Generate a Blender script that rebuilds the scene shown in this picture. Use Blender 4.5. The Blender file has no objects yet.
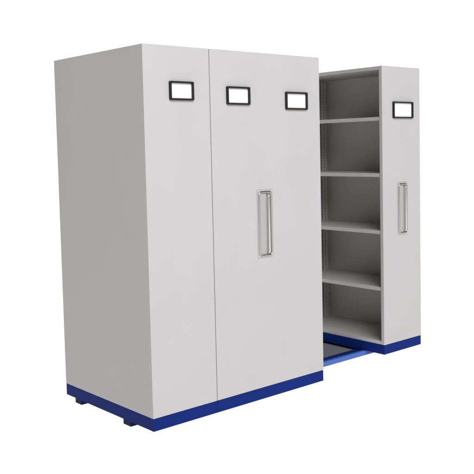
import bpy, bmesh, math, random
from mathutils import Vector, Matrix
random.seed(4)
S = bpy.context.scene
COL = S.collection

# ------------------------------------------------------------------ sizes (metres)
H = 2.2            # top of the cabinets above the plinth's lower edge
D = 1.004          # cabinet depth
X1 = 0.4768        # joint between the fixed and the double cabinet
X2 = 1.4254        # right edge of the double cabinet
X3 = 2.2478        # open face of the shelf cabinet
X4 = 2.7145        # its right side
SB = 0.128         # it stands a little further back
BP = 0.0745        # plinth height
GZ = -0.040        # floor level (the rails lift the cabinets off it)

# ------------------------------------------------------------------ materials
def new_mat(name):
    m = bpy.data.materials.new(name); m.use_nodes = True
    nt = m.node_tree
    return m, nt, nt.nodes['Principled BSDF']

def paint(name, col, rough=0.45, var=0.05, bump=0.06, spec=0.4, scale=420.0, coat=0.0):
    """powder coat: fine orange-peel bump and a faint uneven tone"""
    m, nt, b = new_mat(name)
    tc = nt.nodes.new('ShaderNodeTexCoord')
    n1 = nt.nodes.new('ShaderNodeTexNoise'); n1.inputs['Scale'].default_value = 2.3; n1.inputs['Detail'].default_value = 5
    nt.links.new(tc.outputs['Object'], n1.inputs['Vector'])
    r = nt.nodes.new('ShaderNodeMapRange')
    r.inputs['From Min'].default_value = 0.3; r.inputs['From Max'].default_value = 0.7
    r.inputs['To Min'].default_value = 1 - var; r.inputs['To Max'].default_value = 1 + var
    nt.links.new(n1.outputs['Fac'], r.inputs['Value'])
    mx = nt.nodes.new('ShaderNodeVectorMath'); mx.operation = 'SCALE'
    mx.inputs[0].default_value = col
    nt.links.new(r.outputs['Result'], mx.inputs['Scale'])
    nt.links.new(mx.outputs['Vector'], b.inputs['Base Color'])
    n2 = nt.nodes.new('ShaderNodeTexNoise'); n2.inputs['Scale'].default_value = scale; n2.inputs['Detail'].default_value = 2
    nt.links.new(tc.outputs['Object'], n2.inputs['Vector'])
    bp = nt.nodes.new('ShaderNodeBump'); bp.inputs['Strength'].default_value = bump; bp.inputs['Distance'].default_value = 0.002
    nt.links.new(n2.outputs['Fac'], bp.inputs['Height'])
    nt.links.new(bp.outputs['Normal'], b.inputs['Normal'])
    r2 = nt.nodes.new('ShaderNodeMapRange')
    r2.inputs['To Min'].default_value = rough - 0.06; r2.inputs['To Max'].default_value = rough + 0.06
    nt.links.new(n1.outputs['Fac'], r2.inputs['Value'])
    nt.links.new(r2.outputs['Result'], b.inputs['Roughness'])
    b.inputs['Specular IOR Level'].default_value = spec
    b.inputs['Coat Weight'].default_value = coat
    return m

GREY = paint('light grey powder coat', (0.432, 0.428, 0.434), 0.5, 0.02)
SHELF = paint('shelf grey powder coat', (0.465, 0.46, 0.455), 0.5, 0.04)
BLUE = paint('blue enamel', (0.0050, 0.0190, 0.150), 0.5, 0.10, 0.05, 0.05)
RAILB = paint('blue rail enamel with painted sheen', (0.04, 0.11, 0.40), 0.4, 0.08, 0.05, 0.3)  # lighter blue: the bright sheen on the rail is put into its colour
NAVY = paint('dark navy end cap', (0.004, 0.011, 0.080), 0.5, 0.1, 0.06, 0.08)
BLACK = paint('black plastic', (0.016, 0.015, 0.016), 0.45, 0.1, 0.08, 0.2)
CARD = paint('white card', (0.74, 0.74, 0.74), 0.7, 0.01, 0.02, 0.2)
DECK = paint('brown grey floor plate', (0.165, 0.165, 0.19), 0.6, 0.18, 0.1)

def metal(name, col, rough):
    m, nt, b = new_mat(name)
    b.inputs['Base Color'].default_value = (*col, 1); b.inputs['Metallic'].default_value = 1
    tc = nt.nodes.new('ShaderNodeTexCoord')
    mp = nt.nodes.new('ShaderNodeMapping'); mp.inputs['Scale'].default_value = (900, 900, 6)
    n = nt.nodes.new('ShaderNodeTexNoise'); n.inputs['Scale'].default_value = 1.0
    nt.links.new(tc.outputs['Object'], mp.inputs['Vector']); nt.links.new(mp.outputs['Vector'], n.inputs['Vector'])
    r = nt.nodes.new('ShaderNodeMapRange')
    r.inputs['To Min'].default_value = max(0.02, rough - 0.06); r.inputs['To Max'].default_value = rough + 0.06
    nt.links.new(n.outputs['Fac'], r.inputs['Value']); nt.links.new(r.outputs['Result'], b.inputs['Roughness'])
    return m
CHROME = metal('chrome', (0.66, 0.66, 0.67), 0.26)
PLATE = paint('satin pressed plate', (0.395, 0.395, 0.395), 0.45, 0.02, 0.03, 0.35)
RIMCHROME = metal('chrome with painted dark reflection', (0.46, 0.46, 0.465), 0.3)  # chrome darkened in its colour to stand in for dark reflected surroundings
PAN = paint('satin handle pan', (0.36, 0.36, 0.36), 0.5, 0.02, 0.03, 0.3)

# ------------------------------------------------------------------ mesh helpers
def box(bm, x0, x1, y0, y1, z0, z1, bev=0.0, seg=2):
    t = bmesh.new()
    v = [t.verts.new((x, y, z)) for x in (x0, x1) for y in (y0, y1) for z in (z0, z1)]
    for f in ((0, 1, 3, 2), (4, 6, 7, 5), (0, 4, 5, 1), (2, 3, 7, 6), (0, 2, 6, 4), (1, 5, 7, 3)):
        t.faces.new([v[i] for i in f])
    bmesh.ops.recalc_face_normals(t, faces=t.faces)
    if bev: bmesh.ops.bevel(t, geom=list(t.edges), offset=bev, segments=seg, affect='EDGES', profile=0.5)
    merge(bm, t)

def prism(bm, poly, z0, z1, bev=0.0, seg=2):
    t = bmesh.new()
    lo = [t.verts.new((x, y, z0)) for x, y in poly]; hi = [t.verts.new((x, y, z1)) for x, y in poly]
    n = len(poly)
    t.faces.new(lo[::-1]); t.faces.new(hi)
    for i in range(n): t.faces.new((lo[i], lo[(i+1) % n], hi[(i+1) % n], hi[i]))
    bmesh.ops.recalc_face_normals(t, faces=t.faces)
    if bev: bmesh.ops.bevel(t, geom=list(t.edges), offset=bev, segments=seg, affect='EDGES', profile=0.5)
    merge(bm, t)

def merge(bm, t):
    me = bpy.data.meshes.new('tmp'); t.to_mesh(me); t.free(); bm.from_mesh(me); bpy.data.meshes.remove(me)

def rrect(w, h, r, n=6):
    """rounded rectangle, counter-clockwise, centred on the origin"""
    out = []
    for cx, cz, a0 in ((w/2-r, h/2-r, 0), (-w/2+r, h/2-r, 90), (-w/2+r, -h/2+r, 180), (w/2-r, -h/2+r, 270)):
        for k in range(n+1):
            a = math.radians(a0 + 90*k/n); out.append((cx + r*math.cos(a), cz + r*math.sin(a)))
    return out

def ring(bm, outer, inner, y_back, y_front, lip=0.002):
    """flat frame in the x-z plane, front towards -y, with softened edges"""
    n = len(outer)
    def lp(pts, y): return [bm.verts.new((x, y, z)) for x, z in pts]
    def toward(a, b, d):
        res = []
        for (x, z), (u, w) in zip(a, b):
            L = math.hypot(u-x, w-z) or 1
            res.append((x + (u-x)/L*d, z + (w-z)/L*d))
        return res
    L = [lp(outer, y_back), lp(outer, y_front + lip), lp(toward(outer, inner, lip), y_front),
         lp(toward(inner, outer, lip), y_front), lp(inner, y_front + lip), lp(inner, y_back)]
    for a, b in zip(L, L[1:] + L[:1]):
        for i in range(n): bm.faces.new((a[i], a[(i+1) % n], b[(i+1) % n], b[i]))

def tube(bm, pts, r, closed=False, n=14):
    P = [Vector(p) for p in pts]; rings = []
    up = Vector((0, 1, 0))
    for i, p in enumerate(P):
        if closed: t = P[(i+1) % len(P)] - P[i-1]
        else: t = P[min(i+1, len(P)-1)] - P[max(i-1, 0)]
        t.normalize()
        ref = up if abs(t.dot(up)) < 0.95 else Vector((1, 0, 0))
        a = t.cross(ref).normalized(); b = a.cross(t)
        # the frame must not flip along the path
        if rings:
            if a.dot(pa) < 0: a = -a; b = -b
            if abs(a.dot(pa)) < 0.7:
                a = (pa - t*pa.dot(t)).normalized(); b = a.cross(t)
        pa = a
        rings.append([bm.verts.new(p + a*r*math.cos(2*math.pi*k/n) + b*r*math.sin(2*math.pi*k/n)) for k in range(n)])
    m = len(rings)
    for i in range(m if closed else m-1):
        q, w = rings[i], rings[(i+1) % m]
        for k in range(n): bm.faces.new((q[k], q[(k+1) % n], w[(k+1) % n], w[k]))
    if not closed:
        bm.faces.new(rings[0][::-1]); bm.faces.new(rings[-1])

def obj(name, bm, mat, parent=None, smooth=False, loc=(0, 0, 0)):
    bmesh.ops.recalc_face_normals(bm, faces=bm.faces)
    me = bpy.data.meshes.new(name); bm.to_mesh(me); bm.free()
    me.materials.append(mat)
    for p in me.polygons: p.use_smooth = smooth
    o = bpy.data.objects.new(name, me); COL.objects.link(o)
    o.location = loc
    if parent: o.parent = parent
    return o

def part(name, mat, parent, *boxes, bev=0.0015):
    bm = bmesh.new()
    for b in boxes: box(bm, *b, bev=bev)
    return obj(name, bm, mat, parent)

def thing(name, label, cat, loc=(0, 0, 0), group=None):
    o = bpy.data.objects.new(name, None); COL.objects.link(o)
    o.location = loc; o.empty_display_size = 0.2
    o['label'] = label; o['category'] = cat
    if group: o['group'] = group
    return o

# ------------------------------------------------------------------ fittings
def label_holder(parent, x0, x1, z0, z1, y=0.0):
    w, h = x1-x0, z1-z0
    loc = ((x0+x1)/2, y, (z0+z1)/2)
    bm = bmesh.new()
    b = 0.0108
    ring(bm, rrect(w, h, 0.0065), rrect(w-2*b, h-2*b, 0.003), 0.0, -0.017, 0.0025)
    f = obj('label_holder', bm, BLACK, parent, loc=loc)
    bm = bmesh.new()
    box(bm, -w/2+b-0.001, w/2-b+0.001, -0.0022, -0.0006, -h/2+b-0.001, h/2-b+0.001)
    obj('card', bm, CARD, f)
    return f

def pull_handle(parent, xc, z0, z1, w, y=0.0):
    """stainless pull: pressed plate, chrome rim with round corners, round grip bar standing off"""
    h = z1-z0; zc = (z0+z1)/2
    bm = bmesh.new()
    ring(bm, rrect(w, h, 0.006), rrect(w-0.026, h-0.034, 0.016), 0.0, -0.004, 0.0015)
    pl = obj('handle', bm, PLATE, parent, loc=(xc, y, zc))
    pw, ph = w-0.027, h-0.035
    bm = bmesh.new()
    t = [bm.verts.new((x, -0.0012, z)) for x, z in rrect(pw, ph, 0.016)]
    u = [bm.verts.new((x, -0.0004, z)) for x, z in rrect(pw, ph, 0.016)]
    bm.faces.new(t); bm.faces.new(u)
    for i in range(len(t)): bm.faces.new((t[i], t[(i+1) % len(t)], u[(i+1) % len(t)], u[i]))
    obj('pan', bm, PAN, pl)
    bm = bmesh.new()
    tube(bm, [(x, -0.006, z) for x, z in rrect(w-0.026, h-0.034, 0.020, 8)], 0.0072, closed=True)
    obj('rim', bm, RIMCHROME, pl, smooth=True)
    # bow-shaped grip
    bm = bmesh.new()
    gx, so, gh = 0.017, 0.022, h-0.066
    pts = [(gx, -0.001, gh/2)]
    R = 0.016
    for k in range(9):
        a = math.radians(90*k/8)
        pts.append((gx, -(so-R) - R*math.sin(a), gh/2 - R + R*math.cos(a)))
    pts += [(gx, p[1], -p[2]) for p in reversed(pts)]
    tube(bm, pts, 0.0062)
    obj('grip', bm, CHROME, pl, smooth=True)
    return pl

def shelf(parent, xf, xb, y0, y1, ztop, name='shelf'):
    """sheet shelf with a folded lip along its open edge (xf) and its back edge (xb)"""
    s = 1 if xb > xf else -1
    bm = bmesh.new()
    box(bm, min(xf, xb), max(xf, xb), y0, y1, ztop-0.006, ztop, 0.0012)
    box(bm, min(xf+s*0.0005, xf+s*0.022), max(xf+s*0.0005, xf+s*0.022), y0, y1, ztop-0.028, ztop-0.005, 0.0012)
    box(bm, min(xb-s*0.0005, xb-s*0.012), max(xb-s*0.0005, xb-s*0.012), y0, y1, ztop-0.028, ztop-0.005, 0.0012)
    return obj(name, bm, SHELF, parent)

def perforated_post(parent, x0, x1, y0, y1, z0, z1, pitch=0.026):
    """slotted upright: two thin webs with rungs between, so the slots are real holes"""
    bm = bmesh.new()
    w = x1-x0
    box(bm, x0, x0+w*0.37, y0, y1, z0, z1); box(bm, x1-w*0.37, x1, y0, y1, z0, z1)
    z = z0
    while z + pitch*0.5 < z1:
        box(bm, x0+w*0.37+0.0002, x1-w*0.37-0.0002, y0+0.0002, y1-0.0002, z, z+pitch*0.5); z += pitch
    return obj('post', bm, SHELF, parent)

GROUP = 'cabinets of the mobile shelving row'

# ------------------------------------------------------------------ fixed cabinet at the left end
c = thing('storage_cabinet', 'tall narrow closed grey cabinet with one label and no handle, blue plinth', 'cabinet', (0, 0, 0), GROUP)
e = X1 - 0.0022; t = 0.02
bm = bmesh.new()
prism(bm, [(0, 0), (e, 0), (e, t), (t, t), (t, D-t), (e, D-t), (e, D), (0, D)], BP, H, 0.003, 3)
obj('shell', bm, GREY, c)
part('top_panel', GREY, c, (t+0.0005, e, t+0.0005, D-t-0.0005, H-0.024, H-0.003))
part('inner_panel', SHELF, c, (e-0.012, e, t+0.0005, D-t-0.0005, BP+0.002, H-0.026))
part('plinth', BLUE, c, (0.0015, X1-0.0002, 0.0015, D-0.0015, 0.0, BP-0.0015), bev=0.0012)
label_holder(c, 0.175, 0.347, 1.892, 2.000)

# ------------------------------------------------------------------ double mobile cabinet
c = thing('storage_cabinet', 'widest grey cabinet, two label frames and a chrome pull handle on its front', 'cabinet', (X1, 0, 0), GROUP)
W = X2-X1; a = 0.0022; ft = 0.030
part('front_panel', GREY, c, (a, W, 0, ft, BP, H), bev=0.003)
part('back_panel', GREY, c, (a, W, D-ft, D, BP, H), bev=0.003)
part('top_panel', GREY, c, (a, W-0.001, ft+0.0005, D-ft-0.0005, H-0.027, H-0.001))
part('side_panel', GREY, c, (a, a+0.012, ft+0.0005, D-ft-0.0005, BP+0.002, H-0.0275))
part('divider', SHELF, c, (W/2-0.006, W/2+0.006, ft+0.0005, D-ft-0.0005, BP+0.03, H-0.0275))
part('base_deck', SHELF, c, (a+0.0125, W-0.001, ft+0.0005, D-ft-0.0005, BP+0.001, BP+0.029))
for z in (1.82, 1.393, 0.957, 0.52): shelf(c, W-0.003, W/2+0.0065, ft+0.001, D-ft-0.001, z)
part('plinth', BLUE, c, (0.0002, W-0.0015, 0.0015, D-0.0015, 0.0, BP-0.0015), bev=0.0012)
label_holder(c, 0.602-X1, 0.788-X1, 1.874, 1.9835)
label_holder(c, 1.100-X1, 1.2975-X1, 1.8505, 1.9645)
pull_handle(c, 0.902-X1, 0.908, 1.345, 0.132)

# ------------------------------------------------------------------ open shelf cabinet at the right end
c = thing('storage_cabinet', 'narrow grey cabinet standing apart with open empty shelves and a handle', 'cabinet', (X3, SB, 0), GROUP)
W = X4-X3
part('front_panel', GREY, c, (0, W, 0, ft, BP, H), bev=0.003)
part('end_panel', GREY, c, (0, W, D-ft, D, BP, H), bev=0.003)
part('top_panel', SHELF, c, (0.002, W-0.001, ft+0.0005, D-ft-0.0005, H-0.027, H-0.001))
part('back_panel', SHELF, c, (W-0.012, W-0.0005, ft+0.0005, D-ft-0.0005, BP+0.002, H-0.0275))
part('base_deck', SHELF, c, (0.002, W-0.0125, ft+0.0005, D-ft-0.0005, BP+0.001, BP+0.028))
for z in (1.82, 1.393, 0.957, 0.52): shelf(c, 0.004, W-0.014, ft+0.001, D-ft-0.001, z)
perforated_post(c, W-0.105, W-0.050, D-ft-0.022, D-ft-0.018, BP+0.03, H-0.03)
perforated_post(c, 0.026, 0.075, D-ft-0.0085, D-ft-0.004, BP+0.03, H-0.03)
perforated_post(c, 0.026, 0.075, ft+0.004, ft+0.0085, BP+0.03, H-0.03)
part('plinth', BLUE, c, (0.0015, W-0.0015, 0.0015, D-0.0015, 0.0, BP-0.0015), bev=0.003)
label_holder(c, 2.370-X3, 2.6135-X3, 1.809, 1.935)
pull_handle(c, 2.483-X3, 0.907, 1.320, 0.124)

# ------------------------------------------------------------------ floor track
c = thing('floor_track', 'low blue floor track running under the cabinets and across the gap', 'track', (0, 0, GZ))
ZT = -0.001-GZ
for y0, c0, c1 in ((0.325, 0.262, 0.342), (0.865, 0.838, 0.915)):
    bm = bmesh.new()
    x0, x1 = 0.022, X4-0.03
    box(bm, x0+0.1105, x1, y0, y0+0.026, 0.0005, ZT, 0.003)
    r = obj('rail', bm, RAILB, c)
    bm = bmesh.new(); box(bm, x0-0.006, x0+0.110, c0, c1, 0.0005, ZT-0.002, 0.0015)
    obj('end_cap', bm, NAVY, r)
part('cross_bar', BLUE, c, (0.60, X4-0.035, 0.3515, 0.425, 0.0005, 0.033))
part('floor_plate', DECK, c, (0.60, X4-0.035, 0.4255, 0.8645, 0.004, 0.022))

# ------------------------------------------------------------------ white floor made translucent, an added glow beneath keeps it shadowless
m, nt, b = new_mat('white floor lit from below')
nt.nodes.remove(b)
d = nt.nodes.new('ShaderNodeBsdfDiffuse'); d.inputs['Color'].default_value = (0.9, 0.9, 0.9, 1)
tr = nt.nodes.new('ShaderNodeBsdfTranslucent'); tr.inputs['Color'].default_value = (0.95, 0.95, 0.95, 1)
mix = nt.nodes.new('ShaderNodeMixShader'); mix.inputs['Fac'].default_value = 0.8
tcn = nt.nodes.new('ShaderNodeTexCoord')
nz = nt.nodes.new('ShaderNodeTexNoise'); nz.inputs['Scale'].default_value = 1.5
nt.links.new(tcn.outputs['Object'], nz.inputs['Vector'])
mr = nt.nodes.new('ShaderNodeMapRange'); mr.inputs['To Min'].default_value = 0.93; mr.inputs['To Max'].default_value = 0.97
nt.links.new(nz.outputs['Fac'], mr.inputs['Value']); nt.links.new(mr.outputs['Result'], tr.inputs['Color'])
nt.links.new(d.outputs[0], mix.inputs[1]); nt.links.new(tr.outputs[0], mix.inputs[2])
nt.links.new(mix.outputs[0], nt.nodes['Material Output'].inputs['Surface'])
bm = bmesh.new()
bmesh.ops.create_grid(bm, x_segments=4, y_segments=4, size=40)
fl = obj('floor', bm, m, loc=(1.3, 0.5, GZ)); fl['kind'] = 'structure'

# ------------------------------------------------------------------ light
w = bpy.data.worlds.new('World'); S.world = w; w.use_nodes = True
nt = w.node_tree; bg = nt.nodes['Background']
tc = nt.nodes.new('ShaderNodeTexCoord')
dp = nt.nodes.new('ShaderNodeVectorMath'); dp.operation = 'DOT_PRODUCT'
dp.inputs[1].default_value = (0.655, 0.756, 0.0)
nt.links.new(tc.outputs['Generated'], dp.inputs[0])
back = nt.nodes.new('ShaderNodeMapRange'); back.interpolation_type = 'SMOOTHSTEP'
for k, v in (('From Min', 0.36), ('From Max', 0.65), ('To Min', 0.04), ('To Max', 1.08)): back.inputs[k].default_value = v
nt.links.new(dp.outputs['Value'], back.inputs['Value'])
sx = nt.nodes.new('ShaderNodeSeparateXYZ'); nt.links.new(tc.outputs['Generated'], sx.inputs[0])
low = nt.nodes.new('ShaderNodeMapRange'); low.interpolation_type = 'SMOOTHSTEP'
for k, v in (('From Min', 0.0), ('From Max', -0.05), ('To Min', 0.0), ('To Max', 1.0)): low.inputs[k].default_value = v
nt.links.new(sx.outputs['Z'], low.inputs['Value'])
mxn = nt.nodes.new('ShaderNodeMix'); mxn.data_type = 'FLOAT'
nt.links.new(low.outputs['Result'], mxn.inputs[0]); nt.links.new(back.outputs['Result'], mxn.inputs[2]); mxn.inputs[3].default_value = 1.36  # added unseen light from below, shining up through the floor
nt.links.new(mxn.outputs[0], bg.inputs['Strength'])
bg.inputs['Color'].default_value = (1, 0.978, 0.945, 1)

def softbox(name, loc, target, sx_, sy_, power, col=(1, 1, 1)):
    l = bpy.data.lights.new(name, 'AREA'); l.shape = 'RECTANGLE'; l.size = sx_; l.size_y = sy_; l.energy = power; l.color = col
    o = bpy.data.objects.new(name, l); COL.objects.link(o); o.location = loc
    o.rotation_euler = (Vector(target)-Vector(loc)).to_track_quat('-Z', 'Y').to_euler()
    return o
softbox('key_softbox', (-2.9, -14.0, 10.5), (1.3, 0.0, 1.1), 14.0, 8.0, 3680)
softbox('side_softbox', (-3.2, -1.25, 1.7), (0.0, 0.45, 1.1), 0.9, 1.8, 6, (1.0, 0.94, 0.86))

# ------------------------------------------------------------------ camera (fitted to the photograph's corners)
cam = bpy.data.cameras.new('camera'); co = bpy.data.objects.new('camera', cam); COL.objects.link(co)
yaw, pitch, roll, f = 0.714132, 0.0706220, -0.0227511, 802.6668
fw = Vector((math.sin(yaw)*math.cos(pitch), math.cos(yaw)*math.cos(pitch), -math.sin(pitch)))
r0 = Vector((math.cos(yaw), -math.sin(yaw), 0)); u0 = r0.cross(fw)
rr = math.cos(roll)*r0 + math.sin(roll)*u0; uu = -math.sin(roll)*r0 + math.cos(roll)*u0
co.matrix_world = Matrix(((rr.x, uu.x, -fw.x, -2.567646), (rr.y, uu.y, -fw.y, -3.715623), (rr.z, uu.z, -fw.z, 1.614749), (0, 0, 0, 1)))
cam.sensor_width = 36; cam.lens = f/474*36
cam.shift_x = 2.1096/474; cam.shift_y = -32.873/474
cam.clip_start = 0.05; cam.clip_end = 200
S.camera = co

S.view_settings.view_transform = 'Standard'; S.view_settings.look = 'None'
S.view_settings.exposure = 0; S.view_settings.gamma = 1
S.cycles.max_bounces = 10; S.cycles.diffuse_bounces = 6; S.cycles.transmission_bounces = 6
S.cycles.use_denoising = True
